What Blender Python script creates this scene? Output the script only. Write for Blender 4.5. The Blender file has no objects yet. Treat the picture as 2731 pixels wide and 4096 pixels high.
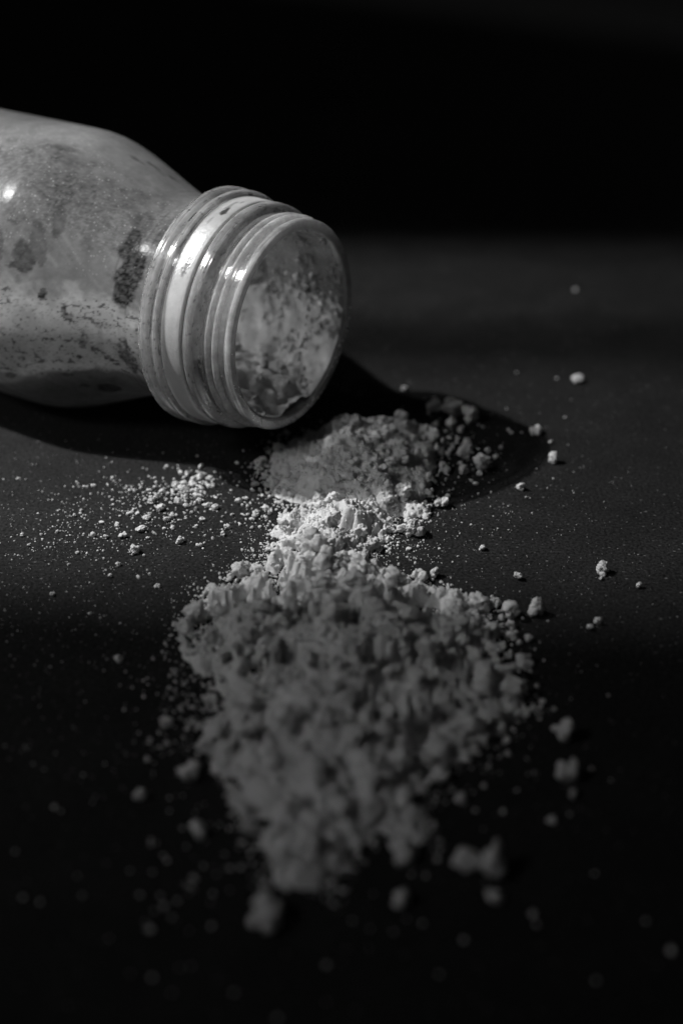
import bpy, bmesh, math, random
import numpy as np
from mathutils import Matrix, Vector, Euler

MM = 0.001                      # the scene is modelled in millimetres, stored in metres
scene = bpy.context.scene
col = scene.collection
rng = np.random.default_rng(7)
random.seed(7)

# ------------------------------------------------------------------ camera
cam_data = bpy.data.cameras.new("camera")
cam = bpy.data.objects.new("camera", cam_data)
col.objects.link(cam)
cam.location = (0, 0, 125.594 * MM)
cam.rotation_euler = (math.radians(90 - 30.29), 0, 0)
cam_data.sensor_fit = 'VERTICAL'
cam_data.sensor_height = 36.0
cam_data.sensor_width = 24.0
cam_data.lens = 50.0
cam_data.clip_start = 0.01
cam_data.clip_end = 50.0
cam_data.dof.use_dof = True
cam_data.dof.focus_distance = 239 * MM
cam_data.dof.aperture_fstop = 9.4
scene.camera = cam

# ------------------------------------------------------------------ world, lamps, exposure
world = bpy.data.worlds.new("World")
scene.world = world
world.use_nodes = True
bg = world.node_tree.nodes["Background"]
bg.inputs[0].default_value = (1, 1, 1, 1)
bg.inputs[1].default_value = 0.012

LAMP = (-174.7, 244.2, 215.0)
key = bpy.data.lights.new("lamp_bulb", 'POINT')
key.energy = 3.5
key.shadow_soft_size = 2.2 * MM
key_o = bpy.data.objects.new("lamp_bulb", key)
key_o.location = [v * MM for v in LAMP]
col.objects.link(key_o)

soft = bpy.data.lights.new("soft_fill_lamp", 'AREA')  # soft lamp added out of view to brighten the shaded powder
soft.shape = 'RECTANGLE'
soft.size = 0.10
soft.size_y = 0.12
soft.energy = 0.042
soft.spread = math.radians(47)
soft_o = bpy.data.objects.new("soft_fill_lamp", soft)
soft_o.location = (-0.38, -0.03, 0.40)
soft_o.rotation_euler = (Vector((0.02, 0.27, 0.0)) - Vector(soft_o.location)).to_track_quat('-Z', 'Y').to_euler()
col.objects.link(soft_o)

scene.view_settings.view_transform = 'Standard'
scene.view_settings.look = 'None'
scene.view_settings.exposure = 0.0
scene.view_settings.gamma = 1.0
scene.view_settings.use_curve_mapping = False
scene.cycles.max_bounces = 14
scene.cycles.diffuse_bounces = 6
scene.cycles.transmission_bounces = 10
scene.cycles.transparent_max_bounces = 24
scene.cycles.use_denoising = True
scene.cycles.sample_clamp_indirect = 4.0

# where the added mask's edges end the light on the paper (mm)
FRONT_MID, FRONT_SKEW = 189.5, 0.08
BAR0, BAR1, BACK = 282.0, 296.0, 349.0
FAR_MID, FAR_SKEW = 668.0, 0.68

# positions in millimetres on the paper: x, y, half width, half height
SINGLE_LUMPS = [
    (12.29, 207.16, 1.8, 1.7, 'rounded white lump casting a short black shadow right of the bright powder ridge'),
    (23.49, 202.54, 0.63, 0.54, 'lone small white crumb on lit paper between the ridge lump and the right edge'),
    (28.48, 193.43, 0.84, 0.84, "lone round white pellet on lit paper right of the front pile's top"),
    (15.0, 194.43, 0.93, 0.77, "smooth pale flake leaning on crumbs at the front pile's upper right edge"),
    (32.09, 222.93, 0.93, 0.79, "white crumb just outside the lower right rim of the bottle's shadow"),
    (37.49, 244.99, 0.96, 1.31, "upright white lump half inside the right end of the bottle's shadow"),
    (39.82, 240.91, 0.51, 0.43, "small crumb between two white lumps at the shadow's right end"),
    (39.2, 233.13, 0.99, 1.33, "bright tilted elongated white lump just beyond the shadow's right tip"),
    (48.79, 268.26, 1.35, 0.95, 'largest blurred white pellet on lit paper behind the shadow, far right'),
    (44.8, 269.93, 0.36, 0.26, 'small blurred crumb just left of the largest far pellet'),
    (55.75, 319.75, 0.51, 0.43, 'faint blurred crumb farthest back on the paper, upper right'),
    (12.98, 264.39, 0.59, 0.65, "dim crumb in the notch of the bottle's shadow behind the shaded pile"),
    (42.53, 195.34, 1.3, 0.93, 'craggy oval white lump, largest of the lone lumps on the right paper'),
    (47.59, 190.91, 0.53, 0.51, 'small bright pellet farthest right beside the craggy oval lump'),
    (39.52, 180.86, 0.71, 0.67, 'dim pellet, right one of a close pair below the craggy oval lump'),
    (37.94, 179.34, 0.46, 0.7, 'dim upright pellet, left one of a close pair below the craggy oval lump'),
    (21.35, 186.89, 0.82, 0.9, "angular white lump leaning behind a rounder one at the pile's right shoulder"),
    (19.46, 184.93, 1.32, 1.28, "round white lump at the pile's right shoulder touching an angular one"),
    (26.4, 182.66, 1.54, 1.54, 'fused twin-knobbed lump casting a shadow right of the front pile'),
    (30.15, 183.59, 1.27, 1.62, 'fused twin-knobbed lump casting a shadow right of the front pile'),
    (29.91, 171.13, 0.45, 0.13, 'flat crumb lying alone right of the jagged flat clump'),
    (27.04, 170.36, 1.64, 1.03, 'jagged flat star-shaped clump right of the front pile'),
    (30.34, 152.85, 1.26, 1.97, 'tall blurred tooth-shaped clump standing alone right of the front pile'),
    (29.81, 144.78, 1.44, 2.0, 'blurred branching clump right of the pile, in front of the tooth-shaped one'),
    (29.99, 141.1, 0.45, 0.94, 'blurred upright crumb at the foot of the branching clump'),
    (26.65, 136.64, 0.74, 0.53, 'soft round crumb left of and in front of the branching clump'),
    (15.5, 140.2, 0.93, 1.04, "blurred curled clump right of the front pile's lower end"),
    (14.94, 128.55, 1.8, 1.64, 'blurred lump leaning on the left side of the tall upright clump'),
    (18.23, 127.39, 1.51, 2.65, 'blurred tall upright clump, largest at the lower right'),
    (18.09, 122.82, 1.05, 1.16, 'blurred lump at the foot of the tall upright clump'),
    (7.16, 122.6, 1.12, 1.24, 'blurred oval lump alone in the dark in front of the pile'),
    (7.72, 129.91, 1.74, 1.82, "blurred elongated clump at the front pile's lower right tip"),
    (-8.71, 119.3, 2.29, 2.22, 'big hollowed round clump at the very front tip of the pile'),
    (37.7, 115.14, 0.6, 0.36, 'very blurred crumb near the bottom right edge of the picture'),
    (-1.68, 113.13, 0.33, 0.29, 'very blurred crumb alone in the dark in front of the big hollowed clump'),
    (-6.93, 105.58, 0.38, 0.3, 'very blurred crumb cut by the bottom edge of the picture'),
    (28.41, 110.9, 0.28, 0.25, 'very faint blurred crumb at the lower right corner'),
    (35.58, 119.74, 0.25, 0.25, 'very faint blurred crumb above the one at the bottom right edge'),
    (-32.95, 171.12, 0.89, 0.81, 'dim round lump alone on the dark paper far left of the front pile'),
    (-24.06, 178.65, 1.51, 1.16, "dim lump with a knob beside the front pile's left shoulder"),
    (-16.39, 194.28, 1.86, 1.33, 'bright broken slab resting on the upper left edge of the front pile'),
    (-18.3, 192.79, 0.88, 0.48, 'small flat piece under the left end of the broken slab'),
    (-20.77, 189.88, 1.03, 0.75, 'crumbly white lump on dark paper left of and below the broken slab'),
    (-29.47, 190.88, 0.53, 0.53, 'small round pellet alone on dark paper left of the broken slab'),
    (-34.34, 201.45, 1.08, 0.87, 'bright lump, largest among the scattered grains left of the ridge'),
    (-24.46, 155.88, 1.11, 0.81, "dim oval clump left of the front pile's waist"),
    (-26.14, 141.01, 0.86, 0.94, 'blurred squarish clump alone in the dark left of the pile'),
    (-19.93, 144.98, 1.67, 1.44, "large blurred clump just left of the front pile's lower half"),
    (-17.92, 134.18, 1.26, 1.12, "blurred rounded clump left of the front pile's lower end"),
    (-17.93, 126.69, 0.7, 0.31, "bright blurred crumb left of the pile's front tip"),
    (-37.01, 139.25, 0.47, 0.31, 'blurred crumb alone near the lower left edge'),
    (-34.27, 145.57, 0.24, 0.21, 'small blurred crumb between the lone squarish clump and the left edge'),
    (-22.3, 118.4, 0.66, 0.29, 'faint blurred crumb at the lower left in front of all others there'),
    (21.94, 253.57, 2.74, 2.04, "largest round lump at the back of the shaded pile's right side"),
    (18.28, 255.06, 1.59, 1.43, "round lump left of the largest one at the shaded pile's back"),
    (25.2, 249.73, 1.72, 2.02, "tall lump right of the largest one at the shaded pile's back"),
    (23.59, 238.53, 1.29, 1.39, "squared lump in the bottle's shadow above the large pointed one"),
    (22.98, 235.37, 1.38, 1.28, "squat lump under the squared one in the bottle's shadow"),
    (25.73, 230.53, 1.73, 1.92, 'large pointed lump at the right of the shaded scatter'),
    (22.32, 228.72, 1.17, 0.99, 'rounded lump in shadow left of the large pointed one'),
    (18.9, 229.67, 1.36, 0.99, "wide dark-sided lump in shadow next to the shaded pile's right foot"),
    (9.86, 227.11, 1.26, 0.98, "rounded lump lying against the shaded pile's right foot"),
    (17.74, 216.87, 1.45, 1.01, "low lump with a knob near the lower edge of the bottle's shadow"),
    (13.59, 214.56, 0.96, 0.91, "small lump between the shaded pile and the shadow's lower edge"),
]
REPEAT_LUMPS = {
    'right_lit': ('small white crumb lying on the lit paper right of the piles', [
        (44.02, 251.84, 0.3, 0.21, 'bright powder crumb in front of the largest far pellet'),
        (32.92, 255.69, 0.18, 0.16, 'bright powder crumb right of the squared shaded lump'),
        (41.97, 193.34, 0.27, 0.4, 'bright powder crumb in front of the craggy oval lump'),
        (36.72, 272.76, 0.26, 0.24, 'bright powder crumb left of the largest far pellet'),
        (29.7, 253.2, 0.16, 0.13, 'bright powder crumb behind the squared shaded lump'),
        (19.28, 200.19, 0.21, 0.18, 'bright powder crumb right of the ridge-side lump'),
        (26.76, 209.08, 0.19, 0.17, 'bright powder crumb behind the lone round pellet'),
    ]),
    'right_shade': ('tiny dim crumb on the dark paper right of the front pile', [
        (24.83, 181.99, 0.51, 0.63, 'dim powder crumb left of the twin-knobbed lump, nearest to it'),
        (25.9, 179.99, 1.37, 0.66, 'dim powder crumb in front of the twin-knobbed lump, nearest to it'),
        (25.82, 177.01, 0.96, 0.77, 'dim powder crumb in front of the twin-knobbed lump, second nearest to it'),
        (28.27, 176.21, 0.84, 0.72, 'dim powder crumb behind the star-shaped clump, second nearest to it'),
        (26.78, 175.27, 0.64, 0.52, 'dim powder crumb behind the star-shaped clump, nearest to it'),
        (24.13, 174.67, 0.91, 0.34, 'dim powder crumb left of the star-shaped clump'),
        (29.91, 159.44, 0.34, 0.34, 'dim powder crumb behind the tooth-shaped clump, nearest to it'),
        (32.71, 161.93, 0.16, 0.16, 'dim powder crumb behind the tooth-shaped clump, second nearest to it'),
        (38.14, 162.65, 0.21, 0.21, 'dim powder crumb right of the tooth-shaped clump'),
        (34.89, 169.87, 0.12, 0.12, 'dim powder crumb right of the star-shaped clump, nearest to it'),
        (35.12, 168.4, 0.12, 0.12, 'dim powder crumb right of the star-shaped clump, second nearest to it'),
        (37.67, 169.98, 0.1, 0.1, 'dim powder crumb right of the star-shaped clump, third nearest to it'),
        (33.33, 146.63, 0.38, 0.32, 'dim powder crumb right of the branching clump, nearest to it'),
        (29.19, 137.93, 0.26, 0.26, 'dim powder crumb in front of the branching clump'),
        (35.57, 144.53, 0.16, 0.16, 'dim powder crumb right of the branching clump, second nearest to it'),
        (22.93, 142.53, 0.22, 0.22, 'dim powder crumb left of the branching clump, second nearest to it'),
        (20.67, 138.25, 0.35, 0.26, 'dim powder crumb right of the curled clump, third nearest to it'),
        (17.2, 138.58, 0.36, 0.26, 'dim powder crumb right of the curled clump, nearest to it'),
        (18.63, 143.24, 0.43, 0.38, 'dim powder crumb right of the curled clump, second nearest to it'),
        (25.62, 145.99, 0.22, 0.22, 'dim powder crumb left of the branching clump, nearest to it'),
        (21.26, 149.07, 0.21, 0.21, 'dim powder crumb behind the curled clump'),
        (22.69, 152.6, 0.45, 0.45, 'dim powder crumb left of the tooth-shaped clump, second nearest to it'),
        (25.78, 151.3, 0.15, 0.15, 'dim powder crumb left of the tooth-shaped clump, nearest to it'),
        (13.48, 140.18, 0.22, 0.22, 'dim powder crumb left of the curled clump'),
        (11.65, 129.73, 0.37, 0.47, 'dim powder crumb behind the oval lump before the pile, second nearest to it'),
        (8.5, 127.24, 0.27, 0.25, 'dim powder crumb behind the oval lump before the pile, nearest to it'),
        (10.22, 127.03, 0.25, 0.25, 'dim powder crumb right of the oval lump before the pile'),
        (22.48, 120.74, 0.52, 0.47, 'dim powder crumb in front of the tall upright clump, nearest to it'),
        (22.71, 119.13, 0.3, 0.29, 'dim powder crumb in front of the tall upright clump, second nearest to it'),
        (22.74, 177.69, 1.54, 1.47, 'dim powder crumb left of the twin-knobbed lump, second nearest to it'),
        (10.91, 111.79, 0.2, 0.19, 'dim powder crumb in front of the oval lump before the pile, third nearest to it'),
        (1.22, 119.82, 0.22, 0.21, 'dim powder crumb left of the oval lump before the pile, second nearest to it'),
        (3.33, 118.53, 0.18, 0.17, 'dim powder crumb left of the oval lump before the pile, nearest to it'),
        (7.61, 120.12, 0.17, 0.17, 'dim powder crumb in front of the oval lump before the pile, nearest to it'),
        (9.48, 119.37, 0.22, 0.2, 'dim powder crumb in front of the oval lump before the pile, second nearest to it'),
    ]),
    'left_shade': ('small dim crumb on the dark paper left of the front pile', [
        (-23.1, 181.65, 0.59, 0.63, 'dim powder crumb behind the knobbed lump at left'),
        (-30.65, 159.36, 0.28, 0.28, 'dim powder crumb left of the oval clump at left, third nearest to it'),
        (-28.98, 159.53, 0.16, 0.16, 'dim powder crumb left of the oval clump at left, nearest to it'),
        (-28.38, 152.27, 0.17, 0.17, 'dim powder crumb left of the oval clump at left, second nearest to it'),
        (-26.13, 148.61, 0.41, 0.35, 'dim powder crumb behind the squarish clump at left'),
        (-24.7, 151.18, 0.28, 0.28, 'dim powder crumb in front of the oval clump at left'),
        (-36.0, 138.5, 0.19, 0.19, 'dim powder crumb right of the crumb near the left edge'),
        (-22.38, 141.02, 0.2, 0.2, 'dim powder crumb right of the squarish clump at left, nearest to it'),
        (-22.12, 138.56, 0.2, 0.2, 'dim powder crumb right of the squarish clump at left, second nearest to it'),
        (-21.49, 129.6, 0.25, 0.24, 'dim powder crumb left of the bright lower-left crumb, nearest to it'),
        (-19.35, 132.0, 0.21, 0.21, 'dim powder crumb in front of the rounded lower-left clump'),
        (-15.39, 124.05, 0.26, 0.27, 'dim powder crumb right of the bright lower-left crumb'),
        (-24.06, 123.73, 0.3, 0.31, 'dim powder crumb left of the bright lower-left crumb, fifth nearest to it'),
        (-21.58, 123.69, 0.28, 0.27, 'dim powder crumb left of the bright lower-left crumb, second nearest to it'),
        (-21.05, 122.11, 0.44, 0.29, 'dim powder crumb left of the bright lower-left crumb, third nearest to it'),
        (-19.91, 120.27, 0.3, 0.26, 'dim powder crumb in front of the bright lower-left crumb, nearest to it'),
        (-15.16, 118.87, 0.29, 0.26, 'dim powder crumb in front of the bright lower-left crumb, second nearest to it'),
        (-30.93, 123.76, 0.3, 0.3, 'dim powder crumb in front of the crumb near the left edge, third nearest to it'),
        (-37.99, 123.48, 0.26, 0.27, 'dim powder crumb in front of the crumb near the left edge, fourth nearest to it'),
        (-35.8, 122.71, 0.24, 0.23, 'dim powder crumb in front of the crumb near the left edge, fifth nearest to it'),
        (-25.75, 127.83, 0.23, 0.25, 'dim powder crumb left of the bright lower-left crumb, sixth nearest to it'),
        (-23.02, 127.6, 0.25, 0.23, 'dim powder crumb left of the bright lower-left crumb, fourth nearest to it'),
        (-40.44, 131.24, 0.21, 0.2, 'dim powder crumb in front of the crumb near the left edge, nearest to it'),
        (-32.1, 127.02, 0.21, 0.21, 'dim powder crumb in front of the crumb near the left edge, second nearest to it'),
        (-31.72, 147.82, 0.15, 0.15, 'dim powder crumb left of the squarish clump at left'),
        (-18.24, 112.73, 0.18, 0.17, 'dim powder crumb in front of the bright lower-left crumb, third nearest to it'),
        (-23.7, 111.87, 0.14, 0.14, 'dim powder crumb in front of the bright lower-left crumb, fourth nearest to it'),
        (-18.75, 109.18, 0.17, 0.16, 'dim powder crumb in front of the bright lower-left crumb, fifth nearest to it'),
        (-45.91, 188.69, 0.46, 0.54, 'dim powder crumb left of the lone round lump at left, second nearest to it'),
        (-45.08, 171.11, 0.12, 0.12, 'dim powder crumb left of the lone round lump at left, nearest to it'),
        (-48.48, 171.43, 0.12, 0.12, 'dim powder crumb left of the lone round lump at left, third nearest to it'),
        (-30.77, 167.15, 0.13, 0.13, 'dim powder crumb in front of the lone round lump at left, nearest to it'),
        (-28.25, 166.79, 0.27, 0.13, 'dim powder crumb right of the lone round lump at left, nearest to it'),
        (-28.01, 165.35, 0.25, 0.13, 'dim powder crumb right of the lone round lump at left, second nearest to it'),
        (-28.28, 162.47, 0.42, 0.13, 'dim powder crumb behind the oval clump at left'),
        (-36.46, 161.26, 0.14, 0.13, 'dim powder crumb in front of the lone round lump at left, second nearest to it'),
        (-39.48, 157.83, 0.09, 0.09, 'dim powder crumb in front of the lone round lump at left, third nearest to it'),
        (-41.79, 157.61, 0.11, 0.09, 'dim powder crumb behind the crumb near the left edge, fourth nearest to it'),
        (-45.9, 151.54, 0.14, 0.14, 'dim powder crumb behind the crumb near the left edge, third nearest to it'),
        (-43.43, 150.4, 0.12, 0.11, 'dim powder crumb behind the crumb near the left edge, second nearest to it'),
        (-38.7, 149.97, 0.14, 0.14, 'dim powder crumb behind the crumb near the left edge, nearest to it'),
    ]),
    'left_lit': ('bright white crumb among the scattered grains left of the lit ridge', [
        (-42.19, 206.71, 0.64, 0.51, 'bright powder crumb left of the largest lit lump at left, third nearest to it'),
        (-39.92, 206.15, 0.47, 0.38, 'bright powder crumb left of the largest lit lump at left, second nearest to it'),
        (-23.64, 216.72, 0.83, 0.56, 'bright powder crumb behind the broken slab, eighth nearest to it'),
        (-18.25, 218.45, 0.83, 0.65, 'bright powder crumb behind the broken slab, seventh nearest to it'),
        (-27.26, 204.68, 1.05, 0.51, 'bright powder crumb right of the largest lit lump at left, third nearest to it'),
        (-34.37, 208.37, 1.07, 0.55, 'bright powder crumb behind the largest lit lump at left, second nearest to it'),
        (-25.22, 218.64, 0.65, 0.52, 'bright powder crumb right of the largest lit lump at left, fifth nearest to it'),
        (-20.19, 207.13, 0.59, 0.38, 'bright powder crumb behind the broken slab, nearest to it'),
        (-19.45, 209.49, 0.9, 0.47, 'bright powder crumb behind the broken slab, second nearest to it'),
        (-28.71, 217.76, 0.96, 0.7, 'bright powder crumb behind the largest lit lump at left, tenth nearest to it'),
        (-26.78, 225.87, 0.89, 0.75, 'bright powder crumb behind the largest lit lump at left, 14th nearest to it'),
        (-26.22, 221.99, 0.75, 0.56, 'bright powder crumb right of the largest lit lump at left, sixth nearest to it'),
        (-28.32, 222.91, 0.84, 0.56, 'bright powder crumb behind the largest lit lump at left, 13th nearest to it'),
        (-32.0, 221.54, 0.65, 0.56, 'bright powder crumb behind the largest lit lump at left, ninth nearest to it'),
        (-33.58, 217.89, 0.7, 0.61, 'bright powder crumb behind the largest lit lump at left, sixth nearest to it'),
        (-31.77, 215.51, 0.74, 0.74, 'bright powder crumb behind the largest lit lump at left, fifth nearest to it'),
        (-30.08, 211.89, 0.86, 0.56, 'bright powder crumb right of the largest lit lump at left, second nearest to it'),
        (-33.81, 212.32, 0.78, 0.56, 'bright powder crumb behind the largest lit lump at left, fourth nearest to it'),
        (-37.16, 206.54, 0.81, 0.51, 'bright powder crumb behind the largest lit lump at left, nearest to it'),
        (-38.46, 209.85, 0.6, 0.51, 'bright powder crumb behind the largest lit lump at left, third nearest to it'),
        (-28.95, 209.2, 0.56, 0.38, 'bright powder crumb right of the largest lit lump at left, nearest to it'),
        (-15.03, 213.54, 0.74, 0.6, 'bright powder crumb behind the broken slab, fourth nearest to it'),
        (-13.17, 215.63, 0.78, 0.65, 'bright powder crumb behind the broken slab, sixth nearest to it'),
        (-15.39, 212.02, 0.69, 0.47, 'bright powder crumb behind the broken slab, third nearest to it'),
        (-23.75, 203.49, 0.42, 0.38, 'bright powder crumb left of the broken slab'),
        (-30.03, 224.22, 0.79, 0.61, 'bright powder crumb behind the largest lit lump at left, 12th nearest to it'),
        (-27.59, 219.8, 0.65, 0.52, 'bright powder crumb behind the largest lit lump at left, 11th nearest to it'),
        (-33.09, 219.36, 0.61, 0.52, 'bright powder crumb behind the largest lit lump at left, seventh nearest to it'),
        (-36.98, 222.06, 0.52, 0.52, 'bright powder crumb behind the largest lit lump at left, eighth nearest to it'),
        (-29.37, 213.3, 0.56, 0.47, 'bright powder crumb right of the largest lit lump at left, fourth nearest to it'),
        (-24.06, 212.2, 0.6, 0.34, 'bright powder crumb behind the broken slab, fifth nearest to it'),
        (-31.13, 194.7, 0.32, 0.28, 'bright powder crumb in front of the largest lit lump at left, nearest to it'),
        (-36.58, 197.51, 0.53, 0.45, 'bright powder crumb left of the largest lit lump at left, nearest to it'),
        (-37.54, 194.11, 0.48, 0.44, 'bright powder crumb in front of the largest lit lump at left, second nearest to it'),
        (-46.36, 213.48, 0.38, 0.34, 'bright powder crumb left of the largest lit lump at left, sixth nearest to it'),
        (-48.48, 208.07, 0.34, 0.3, 'bright powder crumb left of the largest lit lump at left, seventh nearest to it'),
        (-45.56, 215.27, 0.34, 0.29, 'bright powder crumb left of the largest lit lump at left, fifth nearest to it'),
        (-54.2, 206.78, 0.38, 0.34, 'bright powder crumb left of the largest lit lump at left, ninth nearest to it'),
        (-52.54, 203.6, 0.29, 0.29, 'bright powder crumb left of the largest lit lump at left, eighth nearest to it'),
        (-43.97, 201.22, 0.42, 0.29, 'bright powder crumb left of the largest lit lump at left, fourth nearest to it'),
    ]),
    'shadow': ("dim crumb inside the bottle's shadow beside the shaded pile", [
        (15.95, 244.3, 1.55, 1.41, 'shaded powder crumb left of the largest shaded lump, second nearest to it'),
        (21.4, 248.11, 1.32, 1.16, 'shaded powder crumb in front of the largest shaded lump, nearest to it'),
        (23.11, 245.88, 0.8, 0.75, 'shaded powder crumb behind the squared shaded lump, second nearest to it'),
        (18.31, 248.26, 0.91, 0.8, 'shaded powder crumb left of the largest shaded lump, nearest to it'),
        (25.23, 228.36, 0.66, 0.66, 'shaded powder crumb in front of the pointed shaded lump'),
        (27.51, 237.05, 0.6, 0.65, 'shaded powder crumb behind the pointed shaded lump'),
        (28.7, 234.66, 0.55, 0.65, 'shaded powder crumb right of the pointed shaded lump, nearest to it'),
        (30.17, 238.66, 0.49, 0.44, 'shaded powder crumb right of the pointed shaded lump, second nearest to it'),
        (13.15, 224.27, 0.93, 0.89, "shaded powder crumb right of the shaded pile's foot lump"),
        (18.94, 220.14, 0.42, 0.47, 'shaded powder crumb in front of the wide shaded lump, fourth nearest to it'),
        (18.14, 238.61, 0.65, 0.54, 'shaded powder crumb behind the wide shaded lump, second nearest to it'),
        (21.02, 239.17, 0.49, 0.43, 'shaded powder crumb left of the squared shaded lump, second nearest to it'),
        (19.85, 235.8, 0.55, 0.55, 'shaded powder crumb behind the wide shaded lump, nearest to it'),
        (15.37, 236.39, 1.38, 0.95, 'shaded powder crumb left of the wide shaded lump, second nearest to it'),
        (17.61, 242.95, 1.4, 1.2, 'shaded powder crumb in front of the largest shaded lump, second nearest to it'),
        (-15.26, 232.03, 0.99, 0.7, 'shaded powder crumb behind the broken slab, third nearest to it'),
        (-13.75, 241.01, 0.48, 0.43, "shaded powder crumb left of the shaded pile's foot lump, second nearest to it"),
        (-11.92, 231.86, 0.8, 0.56, 'shaded powder crumb behind the broken slab, fourth nearest to it'),
        (-10.54, 244.74, 0.9, 0.59, "shaded powder crumb left of the shaded pile's foot lump, nearest to it"),
        (-13.95, 227.69, 1.12, 0.46, 'shaded powder crumb behind the broken slab, second nearest to it'),
        (-15.61, 224.56, 0.89, 0.37, 'shaded powder crumb behind the broken slab, nearest to it'),
        (17.15, 241.22, 0.75, 0.65, 'shaded powder crumb behind the wide shaded lump, third nearest to it'),
        (19.32, 241.61, 0.42, 0.36, 'shaded powder crumb left of the squared shaded lump, third nearest to it'),
        (22.26, 242.65, 0.42, 0.36, 'shaded powder crumb left of the squared shaded lump, nearest to it'),
        (16.52, 234.01, 0.9, 0.75, 'shaded powder crumb left of the wide shaded lump, nearest to it'),
        (17.57, 227.9, 0.36, 0.31, 'shaded powder crumb in front of the wide shaded lump, nearest to it'),
        (20.58, 225.16, 0.26, 0.26, 'shaded powder crumb in front of the wide shaded lump, third nearest to it'),
        (25.2, 243.4, 0.2, 0.15, 'shaded powder crumb behind the squared shaded lump, nearest to it'),
        (18.1, 225.23, 0.21, 0.21, 'shaded powder crumb in front of the wide shaded lump, second nearest to it'),
    ]),
}
FRONT_CLUMPS = [
    (-9.34, 207.33, 2.13, 1.4), (-2.11, 204.47, 2.26, 2.18), (-1.41, 197.35, 1.88, 2.41), (2.38, 195.44, 1.46, 1.14), (3.77, 201.29, 0.96, 0.96),
    (3.26, 203.98, 1.39, 1.09), (8.22, 208.24, 1.2, 0.98), (5.4, 191.85, 1.73, 1.32), (-0.34, 190.36, 1.31, 0.91), (-3.49, 189.38, 1.18, 0.91),
    (10.55, 194.62, 1.02, 0.89), (8.23, 188.26, 1.66, 1.5), (3.11, 191.81, 1.2, 1.04), (-2.8, 183.97, 1.2, 1.04), (-4.78, 201.17, 1.45, 1.24),
    (-6.39, 198.83, 1.23, 0.94), (-8.79, 196.54, 1.22, 0.82), (13.5, 192.46, 1.01, 0.81), (15.79, 190.27, 1.2, 0.88), (23.58, 165.35, 2.71, 2.17),
    (22.92, 172.35, 1.12, 1.34), (26.75, 166.27, 0.95, 1.13), (24.02, 161.79, 2.14, 1.96), (6.58, 152.01, 1.52, 1.86), (11.1, 153.98, 1.37, 1.88),
    (14.32, 156.13, 1.04, 1.04), (17.65, 153.3, 2.4, 2.06), (11.01, 160.15, 1.4, 1.23), (6.77, 159.22, 0.87, 1.57), (9.21, 158.87, 1.22, 1.04),
    (19.41, 167.39, 1.09, 0.91), (17.94, 182.09, 1.16, 0.97), (16.3, 175.3, 1.5, 1.31), (14.53, 171.25, 1.66, 1.11), (-14.77, 161.91, 3.2, 1.6),
    (-10.92, 156.91, 2.77, 1.56), (-17.44, 169.23, 1.1, 1.1), (-18.43, 178.22, 1.33, 1.14), (-19.65, 173.99, 1.12, 1.12), (-9.08, 173.31, 2.22, 1.48),
    (-1.31, 172.58, 2.94, 2.02), (-13.67, 175.62, 1.68, 1.31), (5.0, 175.11, 2.6, 1.86), (10.23, 174.89, 2.24, 1.68), (1.22, 163.73, 2.12, 1.77),
    (-4.45, 163.58, 2.31, 1.77), (-7.24, 150.7, 2.35, 2.02), (-2.19, 149.58, 2.0, 2.0), (1.79, 146.17, 1.97, 1.81), (7.71, 144.76, 2.14, 1.64),
    (4.0, 140.01, 1.77, 1.45), (11.12, 146.29, 1.5, 1.33), (13.64, 149.64, 1.52, 1.35), (-3.73, 141.38, 2.42, 2.1), (-9.03, 143.88, 2.13, 1.8),
    (-0.49, 135.99, 2.21, 1.74), (-5.86, 135.99, 2.21, 1.89), (-4.16, 129.84, 2.76, 1.84), (-7.19, 128.32, 1.68, 1.37), (3.63, 136.28, 1.74, 1.43),
    (7.86, 139.21, 1.45, 1.45), (-17.26, 152.56, 1.54, 1.02), (-18.18, 150.6, 1.87, 1.02), (-15.68, 149.08, 1.68, 1.18), (-13.05, 151.21, 2.03, 1.52),
    (-11.42, 167.05, 1.99, 1.45), (-14.2, 171.25, 1.66, 1.29), (12.01, 166.07, 1.44, 1.44), (18.08, 173.49, 1.49, 1.12), (19.93, 160.55, 1.59, 1.41),
]
SHADED_CLUMPS = [
    (-0.48, 234.12, 1.52, 1.34), (14.59, 231.34, 1.9, 1.57), (10.89, 216.64, 2.28, 2.02), (6.18, 232.35, 1.38, 1.15), (9.08, 236.69, 1.4, 1.17),
    (3.81, 227.48, 1.13, 0.99), (2.53, 236.08, 1.62, 1.16), (7.26, 239.05, 1.41, 1.17), (11.3, 244.91, 1.69, 1.45), (13.6, 253.14, 1.14, 1.24),
    (9.88, 232.02, 1.38, 1.15), (11.64, 229.21, 1.37, 1.14), (5.07, 221.58, 1.33, 1.11), (7.67, 218.45, 1.32, 1.05), (8.05, 215.05, 1.74, 1.31),
    (3.27, 218.08, 1.1, 0.88), (1.98, 222.51, 1.33, 0.98), (8.71, 223.97, 1.34, 1.12), (14.04, 241.11, 0.76, 0.72), (11.69, 238.08, 0.75, 0.71),
]
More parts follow.
